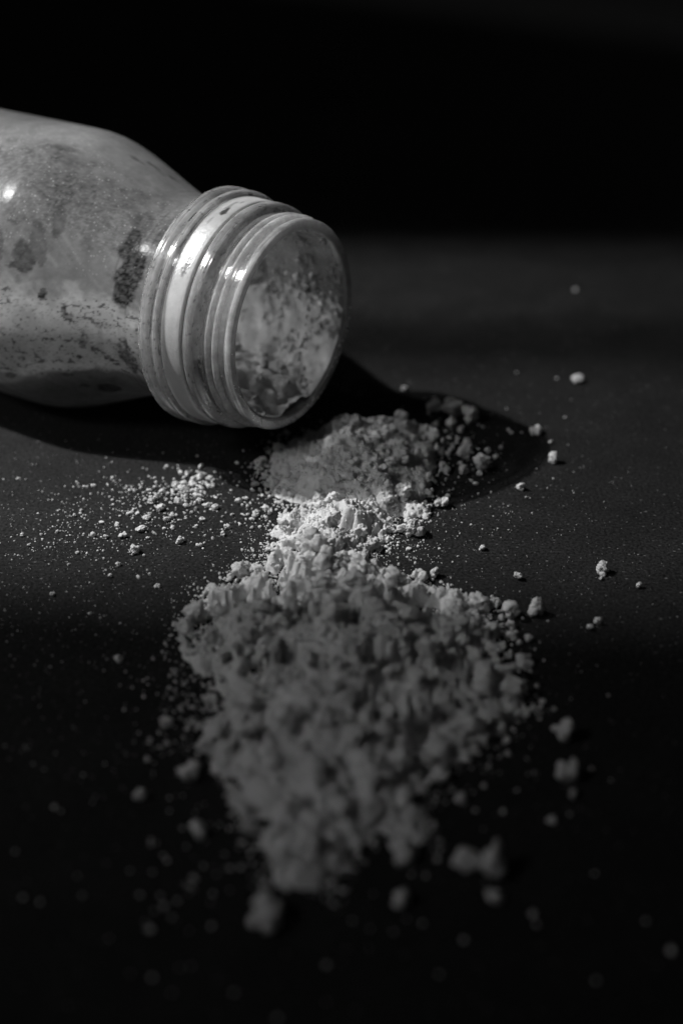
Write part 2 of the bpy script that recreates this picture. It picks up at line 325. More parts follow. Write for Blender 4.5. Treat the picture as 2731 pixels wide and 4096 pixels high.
FRONT_OUTLINE = [(-8.09, 213.98), (-10.06, 208.08), (-11.62, 199.66), (-17.19, 192.83), (-21.14, 186.69), (-23.14, 180.49), (-23.29, 173.94), (-20.74, 168.33), (-17.54, 164.72), (-18.27, 160.08), (-20.4, 156.17), (-20.31, 151.33), (-16.96, 147.7), (-13.63, 142.71), (-10.42, 137.48), (-9.55, 132.5), (-9.0, 127.33), (-5.88, 124.63), (-2.29, 126.07), (-0.17, 130.75), (4.24, 134.29), (8.67, 134.74), (10.82, 139.83), (13.09, 145.18), (17.46, 150.28), (22.45, 156.17), (25.86, 161.8), (25.41, 167.72), (21.08, 172.67), (22.79, 179.15), (20.14, 184.59), (15.74, 189.54), (11.08, 192.46), (5.47, 194.69), (3.91, 199.27), (4.81, 203.2), (8.26, 206.43), (9.7, 211.42), (7.68, 216.59), (1.53, 219.69), (-4.67, 218.36)]
SHADED_OUTLINE = [(-11.35, 219.25), (-13.41, 225.64), (-12.36, 233.29), (-9.78, 240.32), (-5.58, 245.01), (0.71, 247.67), (6.56, 248.21), (12.38, 247.14), (15.4, 239.29), (14.55, 231.34), (14.59, 222.86), (14.24, 215.72), (10.18, 212.7), (5.83, 212.27), (0.63, 213.98), (-5.51, 215.72)]
GRAIN_PATCHES = [
    (-33.11, 219.25, 6.66, 6.39, 260, 0.133, 0.444),
    (-27.22, 222.86, 2.7, 4.65, 110, 0.225, 0.674),
    (-39.11, 208.08, 9.82, 7.64, 330, 0.085, 0.32),
    (-52.7, 212.27, 6.94, 10.6, 120, 0.087, 0.282),
    (-42.17, 187.4, 10.29, 9.56, 160, 0.059, 0.198),
    (-47.36, 177.17, 5.32, 9.52, 80, 0.057, 0.171),
    (-13.8, 214.85, 3.94, 2.62, 70, 0.175, 0.525),
    (-13.02, 198.49, 2.06, 3.52, 130, 0.083, 0.289),
    (-16.23, 204.0, 3.79, 4.9, 70, 0.084, 0.295),
    (5.63, 202.41, 3.35, 4.03, 150, 0.105, 0.419),
    (9.82, 202.41, 4.6, 4.85, 90, 0.084, 0.209),
    (18.19, 202.41, 10.46, 11.58, 60, 0.063, 0.146),
    (35.99, 194.69, 10.58, 14.21, 30, 0.061, 0.142),
    (-21.47, 185.99, 2.36, 4.28, 150, 0.079, 0.315),
    (-24.36, 175.22, 2.26, 5.94, 130, 0.094, 0.34),
    (-26.55, 167.72, 4.03, 8.8, 80, 0.091, 0.256),
    (-22.16, 160.08, 2.13, 4.05, 140, 0.124, 0.354),
    (-24.68, 150.8, 2.72, 5.37, 90, 0.119, 0.306),
    (-19.68, 140.78, 2.93, 5.9, 100, 0.13, 0.358),
    (-15.33, 134.74, 2.21, 5.09, 110, 0.142, 0.379),
    (-20.27, 127.33, 3.96, 6.06, 60, 0.137, 0.335),
    (-29.45, 150.8, 8.51, 13.92, 50, 0.085, 0.238),
    (23.09, 182.52, 2.72, 4.17, 90, 0.097, 0.388),
    (25.37, 170.79, 3.71, 5.08, 50, 0.093, 0.296),
    (17.69, 144.68, 4.3, 5.6, 110, 0.116, 0.331),
    (23.02, 148.21, 4.37, 6.87, 60, 0.101, 0.269),
    (10.59, 135.19, 3.8, 4.17, 70, 0.127, 0.317),
    (28.39, 150.8, 4.76, 9.85, 30, 0.102, 0.238),
    (19.67, 239.29, 4.27, 8.38, 120, 0.142, 0.475),
    (23.48, 233.29, 5.59, 9.09, 60, 0.116, 0.326),
    (-13.91, 226.57, 2.73, 4.77, 70, 0.159, 0.501),
    (-11.14, 238.28, 2.84, 6.2, 40, 0.166, 0.473),
    (15.37, 212.27, 3.47, 3.45, 40, 0.108, 0.303),
    (23.88, 221.04, 6.7, 7.42, 25, 0.089, 0.201),
    (-37.12, 156.17, 6.97, 14.62, 50, 0.087, 0.209),
    (6.86, 119.26, 8.77, 4.76, 25, 0.146, 0.322),
    (-18.89, 113.62, 9.93, 4.87, 35, 0.142, 0.312),
    (42.15, 223.78, 8.12, 14.49, 8, 0.113, 0.203),
    (12.95, 189.54, 3.19, 2.18, 80, 0.1, 0.359),
    (17.99, 181.84, 2.32, 4.14, 60, 0.116, 0.387),
]

# ------------------------------------------------------------------ noise helpers
def _hash(ix, iy, iz, seed):
    h = (ix * 374761393 + iy * 668265263 + iz * 2147483647 + seed * 1274126177) & 0xFFFFFFFF
    h = ((h ^ (h >> 13)) * 1274126177) & 0xFFFFFFFF
    h = (h ^ (h >> 16)) & 0xFFFFFFFF
    return h.astype(np.float64) / 4294967295.0


def vnoise(p, seed=0):
    p = np.asarray(p, dtype=np.float64)
    i = np.floor(p).astype(np.int64)
    f = p - i
    f = f * f * f * (f * (f * 6 - 15) + 10)
    out = 0
    for dx in (0, 1):
        wx = f[:, 0] if dx else 1 - f[:, 0]
        for dy in (0, 1):
            wy = f[:, 1] if dy else 1 - f[:, 1]
            for dz in (0, 1):
                wz = f[:, 2] if dz else 1 - f[:, 2]
                out = out + wx * wy * wz * _hash(i[:, 0] + dx, i[:, 1] + dy, i[:, 2] + dz, seed)
    return out * 2 - 1


def fbm(p, octaves=4, seed=0, gain=0.5):
    a, s, out = 1.0, 1.0, 0
    for o in range(octaves):
        out = out + a * vnoise(p * s + 17.3 * o, seed + o)
        a *= gain
        s *= 2.03
    return out


def p3(x, y, z=None):
    return np.stack([x, y, np.zeros_like(x) if z is None else z], 1)


# ------------------------------------------------------------------ object helpers
def mesh_from(name, verts, faces, smooth=True):
    me = bpy.data.meshes.new(name)
    me.from_pydata((np.asarray(verts) * MM).tolist(), [], [tuple(f) for f in faces])
    if smooth:
        me.polygons.foreach_set("use_smooth", [True] * len(me.polygons))
    me.update()
    return me


def tri_mesh(name, verts, tris, smooth=True):
    """fast builder for big triangle soups, verts in mm"""
    me = bpy.data.meshes.new(name)
    v = (np.asarray(verts) * MM).astype(np.float32)
    t = np.asarray(tris).astype(np.int32)
    me.vertices.add(len(v))
    me.vertices.foreach_set("co", v.ravel())
    me.loops.add(t.size)
    me.loops.foreach_set("vertex_index", t.ravel())
    n = t.shape[1]
    me.polygons.add(len(t))
    me.polygons.foreach_set("loop_start", np.arange(len(t), dtype=np.int32) * n)
    me.polygons.foreach_set("loop_total", np.full(len(t), n, dtype=np.int32))
    me.polygons.foreach_set("use_smooth", np.full(len(t), smooth))
    me.update(calc_edges=True)
    me.validate()
    return me


def link(name, me, mat=None, parent=None):
    o = bpy.data.objects.new(name, me)
    if mat is not None and me is not None and len(me.materials) == 0:
        me.materials.append(mat)
    col.objects.link(o)
    if parent is not None:
        o.parent = parent
    return o


def empty(name, loc=(0, 0, 0), rz=0.0):
    o = bpy.data.objects.new(name, None)
    o.empty_display_size = 0.01
    o.location = [v * MM for v in loc]
    o.rotation_euler = (0, 0, rz)
    col.objects.link(o)
    return o


def tag(o, label=None, cat=None, group=None, kind=None):
    if label:
        o["label"] = label
    if cat:
        o["category"] = cat
    if group:
        o["group"] = group
    if kind:
        o["kind"] = kind
    return o


# ------------------------------------------------------------------ materials
def new_mat(name):
    m = bpy.data.materials.new(name)
    m.use_nodes = True
    m.node_tree.nodes.clear()
    return m, m.node_tree.nodes, m.node_tree.links


def grey(v):
    return (v, v, v, 1)


def noise_node(N, L, vec, scale, detail=4, rough=0.55):
    n = N.new("ShaderNodeTexNoise")
    n.inputs["Scale"].default_value = scale
    n.inputs["Detail"].default_value = detail
    n.inputs["Roughness"].default_value = rough
    L.new(vec, n.inputs["Vector"])
    return n.outputs["Fac"]


def ramp(N, L, fac, lo, hi, v0=0.0, v1=1.0):
    r = N.new("ShaderNodeMapRange")
    r.inputs["From Min"].default_value = lo
    r.inputs["From Max"].default_value = hi
    r.inputs["To Min"].default_value = v0
    r.inputs["To Max"].default_value = v1
    L.new(fac, r.inputs["Value"])
    return r.outputs["Result"]


def math_node(N, L, op, a, b):
    n = N.new("ShaderNodeMath")
    n.operation = op
    for i, v in enumerate((a, b)):
        if isinstance(v, (int, float)):
            n.inputs[i].default_value = v
        else:
            L.new(v, n.inputs[i])
    return n.outputs[0]


def bump_node(N, L, height, strength, dist_mm, normal=None):
    b = N.new("ShaderNodeBump")
    b.inputs["Strength"].default_value = strength
    b.inputs["Distance"].default_value = dist_mm * MM
    L.new(height, b.inputs["Height"])
    if normal is not None:
        L.new(normal, b.inputs["Normal"])
    return b.outputs["Normal"]


def mat_powder(name="chalky_powder", albedo=0.70):
    m, N, L = new_mat(name)
    out = N.new("ShaderNodeOutputMaterial")
    b = N.new("ShaderNodeBsdfPrincipled")
    g = N.new("ShaderNodeNewGeometry")
    fine = noise_node(N, L, g.outputs["Position"], 4200, 5, 0.7)
    mid = noise_node(N, L, g.outputs["Position"], 1100, 4, 0.6)
    v = ramp(N, L, mid, 0.3, 0.7, albedo - 0.09, albedo + 0.03)
    c = N.new("ShaderNodeCombineColor")
    for i in range(3):
        L.new(v, c.inputs[i])
    L.new(c.outputs[0], b.inputs["Base Color"])
    b.inputs["Roughness"].default_value = 1.0
    b.inputs["Specular IOR Level"].default_value = 0.05
    nm = bump_node(N, L, mid, 0.8, 0.35)
    L.new(bump_node(N, L, fine, 0.9, 0.16, nm), b.inputs["Normal"])
    L.new(b.outputs[0], out.inputs[0])
    return m


def mat_paper():
    m, N, L = new_mat("black_card_paper")
    out = N.new("ShaderNodeOutputMaterial")
    b = N.new("ShaderNodeBsdfPrincipled")
    g = N.new("ShaderNodeNewGeometry")
    pos = g.outputs["Position"]
    tooth = noise_node(N, L, pos, 1900, 6, 0.75)
    cloud = noise_node(N, L, pos, 90, 4, 0.6)
    # pale fibre flecks pressed in the sheet
    st = N.new("ShaderNodeMapping")
    st.inputs["Scale"].default_value = (0.6, 1.3, 1)
    st.inputs["Rotation"].default_value = (0, 0, 0.6)
    L.new(pos, st.inputs["Vector"])
    vo = N.new("ShaderNodeTexVoronoi")
    vo.inputs["Scale"].default_value = 1300
    L.new(st.outputs[0], vo.inputs["Vector"])
    fl = ramp(N, L, vo.outputs["Distance"], 0.10, 0.24, 1.0, 0.0)
    sep = N.new("ShaderNodeSeparateColor")
    L.new(vo.outputs["Color"], sep.inputs[0])
    pick = ramp(N, L, sep.outputs[0], 0.82, 1.0, 0.0, 1.0)
    fleck = math_node(N, L, 'MULTIPLY', fl, pick)
    base = ramp(N, L, tooth, 0.38, 0.64, 0.003, 0.038)
    base = math_node(N, L, 'MULTIPLY', base, ramp(N, L, cloud, 0.3, 0.7, 0.8, 1.2))
    base = math_node(N, L, 'ADD', base, math_node(N, L, 'MULTIPLY', fleck, 0.26))
    c = N.new("ShaderNodeCombineColor")
    for i in range(3):
        L.new(base, c.inputs[i])
    L.new(c.outputs[0], b.inputs["Base Color"])
    b.inputs["Roughness"].default_value = 0.72
    b.inputs["Specular IOR Level"].default_value = 0.08
    L.new(bump_node(N, L, tooth, 0.9, 0.16), b.inputs["Normal"])
    L.new(b.outputs[0], out.inputs[0])
    return m


def mat_plastic(name, albedo, clear, rough=0.16, gloss=1.0, trans=0.45, use_tone=False, fleck=0.0, bumpy=0.25, streak=True):
    """hazy plastic: a share of clear see-through, a share of milky diffuse + translucent body, gloss on top"""
    m, N, L = new_mat(name)
    out = N.new("ShaderNodeOutputMaterial")
    tc = N.new("ShaderNodeTexCoord")
    pos = tc.outputs["Object"]
    n1 = noise_node(N, L, pos, 320, 5, 0.6)
    n2 = noise_node(N, L, pos, 1500, 4, 0.6)
    if use_tone:
        at = N.new("ShaderNodeAttribute")
        at.attribute_name = "tone"
        tone = at.outputs["Fac"]
    else:
        tone = ramp(N, L, n1, 0.3, 0.7, albedo * 0.82, albedo * 1.12)
    if fleck:
        vo = N.new("ShaderNodeTexVoronoi")
        vo.inputs["Scale"].default_value = 1700
        L.new(pos, vo.inputs["Vector"])
        spot = ramp(N, L, vo.outputs["Distance"], 0.16, 0.42, 1.0, 0.0)
        sep = N.new("ShaderNodeSeparateColor")
        L.new(vo.outputs["Color"], sep.inputs[0])
        spot = math_node(N, L, 'MULTIPLY', spot, ramp(N, L, sep.outputs[0], 0.55, 1.0))
        at2 = N.new("ShaderNodeAttribute")
        at2.attribute_name = "grain"
        spot = math_node(N, L, 'MULTIPLY', spot, at2.outputs["Fac"])
        tone = math_node(N, L, 'ADD', tone, math_node(N, L, 'MULTIPLY', spot, fleck))
    c = N.new("ShaderNodeCombineColor")
    for i in range(3):
        L.new(tone, c.inputs[i])
    nm = bump_node(N, L, n2, bumpy, 0.12)
    d = N.new("ShaderNodeBsdfDiffuse")
    L.new(c.outputs[0], d.inputs["Color"])
    L.new(nm, d.inputs["Normal"])
    t = N.new("ShaderNodeBsdfTranslucent")
    c2 = N.new("ShaderNodeCombineColor")
    t2 = math_node(N, L, 'MINIMUM', math_node(N, L, 'MULTIPLY', tone, 2.6), 0.95)
    for i in range(3):
        L.new(t2, c2.inputs[i])
    L.new(c2.outputs[0], t.inputs["Color"])
    mix1 = N.new("ShaderNodeMixShader")
    mix1.inputs[0].default_value = trans
    L.new(d.outputs[0], mix1.inputs[1])
    L.new(t.outputs[0], mix1.inputs[2])
    tr = N.new("ShaderNodeBsdfTransparent")
    tr.inputs["Color"].default_value = grey(0.93)
    mix2 = N.new("ShaderNodeMixShader")
    if isinstance(clear, (int, float)):
        if streak:
            fac = ramp(N, L, n1, 0.3, 0.7, min(1, clear + 0.14), max(0, clear - 0.14))
            if use_tone:                       # dark spots are opaque
                fac = math_node(N, L, 'MULTIPLY', fac, ramp(N, L, tone, 0.03, 0.14))
            L.new(fac, mix2.inputs[0])
        else:
            mix2.inputs[0].default_value = clear
    L.new(mix1.outputs[0], mix2.inputs[1])
    L.new(tr.outputs[0], mix2.inputs[2])
    gl = N.new("ShaderNodeBsdfGlossy")
    gl.inputs["Roughness"].default_value = rough
    L.new(nm, gl.inputs["Normal"])
    fr = N.new("ShaderNodeFresnel")
    fr.inputs["IOR"].default_value = 1.38
    L.new(nm, fr.inputs["Normal"])
    mix3 = N.new("ShaderNodeMixShader")
    L.new(math_node(N, L, 'MULTIPLY', fr.outputs[0], gloss), mix3.inputs[0])
    L.new(mix2.outputs[0], mix3.inputs[1])
    L.new(gl.outputs[0], mix3.inputs[2])
    L.new(mix3.outputs[0], out.inputs[0])
    return m


def mat_milky(name, albedo, clear, rough=0.16, gloss=1.0, use_tone=False, bumpy=0.25, radius=2.4):
    """solid hazy plastic: light scatters inside the thick wall, part of it is clear"""
    m, N, L = new_mat(name)
    out = N.new("ShaderNodeOutputMaterial")
    tc = N.new("ShaderNodeTexCoord")
    pos = tc.outputs["Object"]
    n1 = noise_node(N, L, pos, 320, 5, 0.6)
    n2 = noise_node(N, L, pos, 1500, 4, 0.6)
    if use_tone:
        at = N.new("ShaderNodeAttribute")
        at.attribute_name = "tone"
        tone = at.outputs["Fac"]
    else:
        tone = ramp(N, L, n1, 0.3, 0.7, albedo * 0.85, albedo * 1.1)
    c = N.new("ShaderNodeCombineColor")
    for i in range(3):
        L.new(tone, c.inputs[i])
    b = N.new("ShaderNodeBsdfPrincipled")
    L.new(c.outputs[0], b.inputs["Base Color"])
    b.subsurface_method = 'RANDOM_WALK'
    b.inputs["Subsurface Weight"].default_value = 1.0
    b.inputs["Subsurface Radius"].default_value = (1, 1, 1)
    b.inputs["Subsurface Scale"].default_value = radius * MM
    b.inputs["Specular IOR Level"].default_value = 0.0
    b.inputs["Roughness"].default_value = 1.0
    nm = bump_node(N, L, n2, bumpy, 0.12)
    tr = N.new("ShaderNodeBsdfTransparent")
    tr.inputs["Color"].default_value = grey(0.95)
    mix2 = N.new("ShaderNodeMixShader")
    L.new(ramp(N, L, n1, 0.3, 0.7, min(1, clear + 0.12), max(0, clear - 0.12)), mix2.inputs[0])
    L.new(b.outputs[0], mix2.inputs[1])
    L.new(tr.outputs[0], mix2.inputs[2])
    gl = N.new("ShaderNodeBsdfGlossy")
    gl.inputs["Roughness"].default_value = rough
    L.new(nm, gl.inputs["Normal"])
    fr = N.new("ShaderNodeFresnel")
    fr.inputs["IOR"].default_value = 1.4
    L.new(nm, fr.inputs["Normal"])
    mix3 = N.new("ShaderNodeMixShader")
    L.new(math_node(N, L, 'MULTIPLY', fr.outputs[0], gloss), mix3.inputs[0])
    L.new(mix2.outputs[0], mix3.inputs[1])
    L.new(gl.outputs[0], mix3.inputs[2])
    L.new(mix3.outputs[0], out.inputs[0])
    return m


def mat_lining():
    """thin uneven film of powder clinging to the inside of the clear wall"""
    m, N, L = new_mat("powder_film")
    out = N.new("ShaderNodeOutputMaterial")
    tc = N.new("ShaderNodeTexCoord")
    pos = tc.outputs["Object"]
    a = noise_node(N, L, pos, 300, 6, 0.72)
    b_ = noise_node(N, L, pos, 900, 3, 0.6)
    k = math_node(N, L, 'ADD', math_node(N, L, 'MULTIPLY', a, 0.65), math_node(N, L, 'MULTIPLY', b_, 0.35))
    cover = ramp(N, L, k, 0.43, 0.60, 0.06, 0.80)
    d = N.new("ShaderNodeBsdfDiffuse")
    d.inputs["Color"].default_value = grey(0.82)
    t = N.new("ShaderNodeBsdfTranslucent")
    t.inputs["Color"].default_value = grey(0.82)
    mx = N.new("ShaderNodeMixShader")
    mx.inputs[0].default_value = 0.5
    L.new(d.outputs[0], mx.inputs[1])
    L.new(t.outputs[0], mx.inputs[2])
    tr = N.new("ShaderNodeBsdfTransparent")
    m2 = N.new("ShaderNodeMixShader")
    L.new(cover, m2.inputs[0])
    L.new(tr.outputs[0], m2.inputs[1])
    L.new(mx.outputs[0], m2.inputs[2])
    L.new(m2.outputs[0], out.inputs[0])
    return m


def mat_plain(name, v, rough=0.8):
    m, N, L = new_mat(name)
    out = N.new("ShaderNodeOutputMaterial")
    b = N.new("ShaderNodeBsdfPrincipled")
    tc = N.new("ShaderNodeTexCoord")
    n = noise_node(N, L, tc.outputs["Object"], 200, 4)
    v_ = ramp(N, L, n, 0.3, 0.7, v * 0.8, v * 1.2)
    c = N.new("ShaderNodeCombineColor")
    for i in range(3):
        L.new(v_, c.inputs[i])
    L.new(c.outputs[0], b.inputs["Base Color"])
    b.inputs["Roughness"].default_value = rough
    L.new(b.outputs[0], out.inputs[0])
    return m


POWDER = mat_powder()
PAPER = mat_paper()
BODY = mat_plastic("powder_coated_plastic", 0.3, 0.22, rough=0.2, gloss=0.05, trans=0.45, use_tone=True, fleck=0.26, bumpy=0.25)
CLEAR = mat_milky("clear_hazy_plastic", 0.55, 0.70, rough=0.09, gloss=0.38, bumpy=0.3, radius=5)
LIPM = mat_milky("lip_plastic", 0.66, 0.55, rough=0.10, gloss=0.5, bumpy=0.3, radius=5)
BAND = mat_milky("milky_white_band", 0.62, 0.0, rough=0.34, gloss=0.4, use_tone=True, bumpy=0.8, radius=1.2)
RINGM = mat_milky("ring_plastic", 0.4, 0.62, rough=0.12, gloss=0.4, use_tone=True, bumpy=0.3, radius=5)
FILM = mat_lining()
MASKM = mat_plain("matt_black_metal", 0.02)

# ------------------------------------------------------------------ the paper
N_ = 40
gx = np.linspace(-1500, 1500, N_)
gy = np.linspace(-600, 2600, N_)
V = [(x, y, 0) for y in gy for x in gx]
Fc = [(j * N_ + i, j * N_ + i + 1, (j + 1) * N_ + i + 1, (j + 1) * N_ + i) for j in range(N_ - 1) for i in range(N_ - 1)]
paper = link("black_paper", mesh_from("black_paper", V, Fc), PAPER)
tag(paper, kind="structure")

# ------------------------------------------------------------------ slotted mask added above, out of view, to shape the lamp's light
HZ = 187.0                                     # height of the slotted plate
def mask_y(Y, X=0.0):                          # where a plate edge must lie to end the light at Y on the paper
    return LAMP[1] + (Y - LAMP[1]) * (LAMP[2] - HZ) / LAMP[2]


mask = empty("added_light_mask", (LAMP[0], LAMP[1], HZ))
tag(mask, kind="structure")


def slab(name, quad, z, th=0.8):
    v = [(x - LAMP[0], y - LAMP[1], z - HZ) for x, y in quad] + [(x - LAMP[0], y - LAMP[1], z - HZ + th) for x, y in quad]
    f = [(3, 2, 1, 0), (4, 5, 6, 7), (0, 1, 5, 4), (1, 2, 6, 5), (2, 3, 7, 6), (3, 0, 4, 7)]
    return link(name, mesh_from(name, v, f, False), MASKM, mask)


HX0, HX1 = -245, -105
def paper_x(x):
    return LAMP[0] + (x - LAMP[0]) * LAMP[2] / (LAMP[2] - HZ)


def front_edge(x):
    return mask_y(FRONT_MID - FRONT_SKEW * paper_x(x))


slab("mask_plate", [(HX0, mask_y(-300)), (HX1, mask_y(-300)), (HX1, front_edge(HX1)), (HX0, front_edge(HX0))], HZ)
slab("mask_bar", [(HX0, mask_y(BAR0)), (HX1, mask_y(BAR0)), (HX1, mask_y(BAR1)), (HX0, mask_y(BAR1))], HZ)
slab("mask_plate", [(HX0, mask_y(BACK)), (HX1, mask_y(BACK)), (HX1, mask_y(FAR_MID - FAR_SKEW * paper_x(HX1))), (HX0, mask_y(FAR_MID - FAR_SKEW * paper_x(HX0)))], HZ)

# ------------------------------------------------------------------ the bottle
AL = math.radians(33.237)
RB = 27.03
MOUTH = (-8.388, 233.888)
bottle = empty("plastic_bottle", (MOUTH[0], MOUTH[1], 0), -AL)
tag(bottle, "translucent powder-coated plastic bottle lying open on its side on black paper", "bottle")
SEG = 220


def lathe(name, prof, mat, parent, seg=SEG, steps=0.0, wob=0.0, seed=0, tone=None, grain=None, solid=0.0, ribs=0.0):
    """prof: (s, r) from the mouth backwards; axis runs along local x at height RB"""
    prof = np.array(prof, float)
    if solid:                                  # close the ring down to its inner radius
        s0, s1 = prof[0][0] + 0.02, prof[-1][0] - 0.02
        prof = np.array([(s0, solid)] + [(min(max(a, s0), s1), c) for a, c in prof] + [(s1, solid), (s0, solid)])
    if steps:
        out = [prof[0]]
        for a, b in zip(prof[:-1], prof[1:]):
            n = max(1, int(np.hypot(*(b - a)) / (steps if a[0] < 68 else 3.0)))
            for k in range(1, n + 1):
                out.append(a + (b - a) * k / n)
        prof = np.array(out)
    n = len(prof)
    th = np.arange(seg) / seg * 2 * np.pi
    S = np.repeat(prof[:, 0], seg)
    R = np.repeat(prof[:, 1], seg)
    T = np.tile(th, n)
    if ribs:                                   # fine moulding lines
        R = R + np.where(R > 17.6, ribs * (vnoise(p3(S * 3.1, S * 0, S * 0), 5) + 0.6 * vnoise(p3(S * 7.0, T * 0.6, S * 0), 6)), 0)
    if wob:
        R = R + wob * fbm(p3(S * 0.12, np.cos(T) * R * 0.12, np.sin(T) * R * 0.12), 3, seed)
    v = np.stack([-S, np.cos(T) * R, np.sin(T) * R + RB], 1)
    idx = np.arange(n * seg).reshape(n, seg)
    a = idx[:-1]
    b = idx[1:]
    q = np.stack([a, np.roll(a, -1, 1), np.roll(b, -1, 1), b], -1).reshape(-1, 4)
    me = tri_mesh(name, v, q)
    if tone is not None:
        at = me.attributes.new("tone", 'FLOAT', 'POINT')
        at.data.foreach_set("value", tone(S, np.degrees(T), R, v).astype(np.float32))
    if grain is not None:
        at = me.attributes.new("grain", 'FLOAT', 'POINT')
        at.data.foreach_set("value", grain(S, np.degrees(T), R, v).astype(np.float32))
    return link(name, me, mat, parent)


def smooth01(x, a, b):
    t = np.clip((x - a) / (b - a), 0, 1)
    return t * t * (3 - 2 * t)


# stains and bare gaps on the body: s, angle, half length along s, half length round, rotation, amount
STAINS = [
    (23.6, 150, 2.6, 5.6, -6, 0.97), (25.4, 133, 1.9, 3.6, 6, 0.9), (25.9, 118, 2.0, 3.2, 6, 0.5),
    (47.5, 103, 2.6, 1.0, 10, 0.7), (45.6, 100, 1.6, 0.8, 0, 0.5), (49.5, 105, 1.5, 0.9, 0, 0.4),
    (37.5, 79, 1.5, 0.5, 8, 0.9), (35.5, 73, 1.6, 0.45, 10, 0.9), (31.5, 71, 1.0, 0.5, 10, 0.9), (33.4, 75, 0.9, 0.4, 0, 0.5),
    (42.2, 153, 1.9, 3.0, 24, 0.75), (40.3, 146, 1.4, 4.4, 24, 0.5), (38.6, 133, 1.1, 3.4, 18, 0.55), (47, 150, 0.9, 3.0, 20, 0.55), (43.4, 157, 1.3, 0.8, 30, 0.75),
    (37.8, 167, 0.85, 1.1, 0, 0.93), (34.6, 172, 0.6, 1.3, 0, 0.93), (34.0, 176, 0.8, 0.8, 40, 0.9), (33.2, 174.5, 0.5, 0.7, 0, 0.8), (31.2, 175, 0.4, 0.4, 0, 0.7),
    (32.9, 198, 0.5, 0.7, 0, 0.9), (28.5, 196, 0.4, 1.5, 20, 0.9), (27.6, 198, 0.4, 1.3, 15, 0.8), (29.6, 193, 0.5, 0.8, 0, 0.8), (31.8, 190, 0.9, 0.6, 10, 0.8),
    (23.7, 196, 1.7, 4.2, 8, 0.85), (31.4, 224, 2.0, 2.0, 0, 0.85), (48.2, 208, 1.6, 0.9, 30, 0.9), (37.0, 209, 1.2, 0.5, 0, 0.7),
    (35, 218, 1.0, 0.6, 0, 0.7), (30.5, 183, 0.9, 1.9, 0, 0.36), (20.4, 176, 0.6, 1.6, 0, 0.4), (31.4, 188, 0.8, 0.8, 0, 0.75), (21.0, 120, 0.8, 2.4, 0, 0.3),
]


def body_tone(S, T, R, v):
    w1 = fbm(v * 0.55, 4, 11)
    w2 = fbm(v * 0.55 + 40, 4, 12)
    w3 = fbm(v * 2.2 + 9, 3, 13)
    big = fbm(v * 0.10, 3, 14)
    base = 0.215 + 0.06 * big
    # grainy darker middle where the dust lies thin
    thin = smooth01(T + 10 * w1, 96, 112) * (1 - smooth01(T + 10 * w2, 132, 150))
    base = base - thin * (0.06 + 0.07 * fbm(v * 2.8, 2, 17)) + 0.02 * fbm(v * 1.6, 3, 19) 
    low = smooth01(T + 6 * big + 5 * w1, 158, 176) * (1 - smooth01(T + 2.5 * w1, 205, 209))
    base = base + low * (0.33 + 0.08 * w1 + 0.05 * w3)
    spk = fbm(v * 1.5 + 3, 3, 21)
    patch = fbm(v * 0.3 + 60, 3, 25)
    gap = smooth01(spk + 0.42 * patch - 0.02, 0.42, 0.52) * smooth01(low, 0.3, 0.9)
    base = base * (1 - 0.82 * gap)
    # slide marks of the powder, and pale smears
    sm = vnoise(p3((S * 0.8 + T * 0.35) * 1.1, (S - T * 0.2) * 0.12), 33)
    base = base * (1 + 0.22 * smooth01(sm, 0.1, 0.8) * smooth01(T, 112, 135))
    base = base + low * 0.22 * smooth01(fbm(v * 0.34 + 70, 4, 35), 0.05, 0.5)
    spk2 = fbm(v * 3.6 + 3, 2, 23)
    base = base * (1 - 0.6 * smooth01(spk2, 0.5, 0.66) * smooth01(low, 0.2, 0.8))
    amt = np.zeros_like(S)
    for s0, a0, ls, la, rot, k in STAINS:
        du = (S - s0) + 0.38 * w1 + 0.2 * w3
        dv = ((T - a0 + 180) % 360 - 180) * math.pi / 180 * R + 0.38 * w2 - 0.2 * w3
        c, n = math.cos(math.radians(rot)), math.sin(math.radians(rot))
        e = np.sqrt(((du * c + dv * n) / ls) ** 2 + ((-du * n + dv * c) / la) ** 2)
        soft = 0.12 + 0.35 * (T < 112)
        amt = np.maximum(amt, k * (1 - smooth01(e, 1.0 - soft, 1.0 + soft * 0.6)) * np.clip(0.85 + 0.3 * w3, 0.4, 1.05))
    base = base * (1 - amt) + 0.02 * amt
    # rubbed lines round the neck base
    base = base * (1 - 0.3 * smooth01(vnoise(p3(S * 3.2, T * 0.015), 31), 0.35, 0.8) * (S < 27))
    return np.clip(base, 0.012, 0.75)


def body_grain(S, T, R, v):
    big = fbm(v * 0.16 + 5, 3, 41)
    return np.clip(smooth01(T, 78, 100) * (1 - smooth01(T, 140, 160)) * (0.55 + 0.8 * big), 0, 1)


outer = [(17.84, 18.1), (20, 18.1), (22, 18.3), (23.5, 18.4), (25, 18.6), (26.5, 18.95), (28, 19.4), (29.5, 19.95), (31, 20.5), (34, 21.7), (37, 22.9), (40, 24.1),
         (41.5, 24.7), (43, 25.25), (44.5, 25.75), (46, 26.2), (48, 26.65), (50, 26.9), (53, 27.0), (57, 27.03), (70, 27.03), (128, 27.03), (131, 26.3),
         (133, 24.4), (134, 21.5), (133.4, 16), (133.2, 0.05)]
body = lathe("body", outer, BODY, bottle, seg=620, steps=0.34, wob=0.0, tone=body_tone, grain=body_grain)
inner = [(0.9, 16.9), (1.6, 16.8), (17, 16.7), (22, 16.9), (25, 17.2), (28, 18.0), (31, 19.1), (34, 20.3), (37, 21.5), (40, 22.7), (43, 23.9), (46, 24.9), (50, 25.6), (128, 25.8), (130, 22), (130.5, 0.05)]
lathe("powder_lining", inner, FILM, body, steps=1.0, wob=0.12, seed=5)

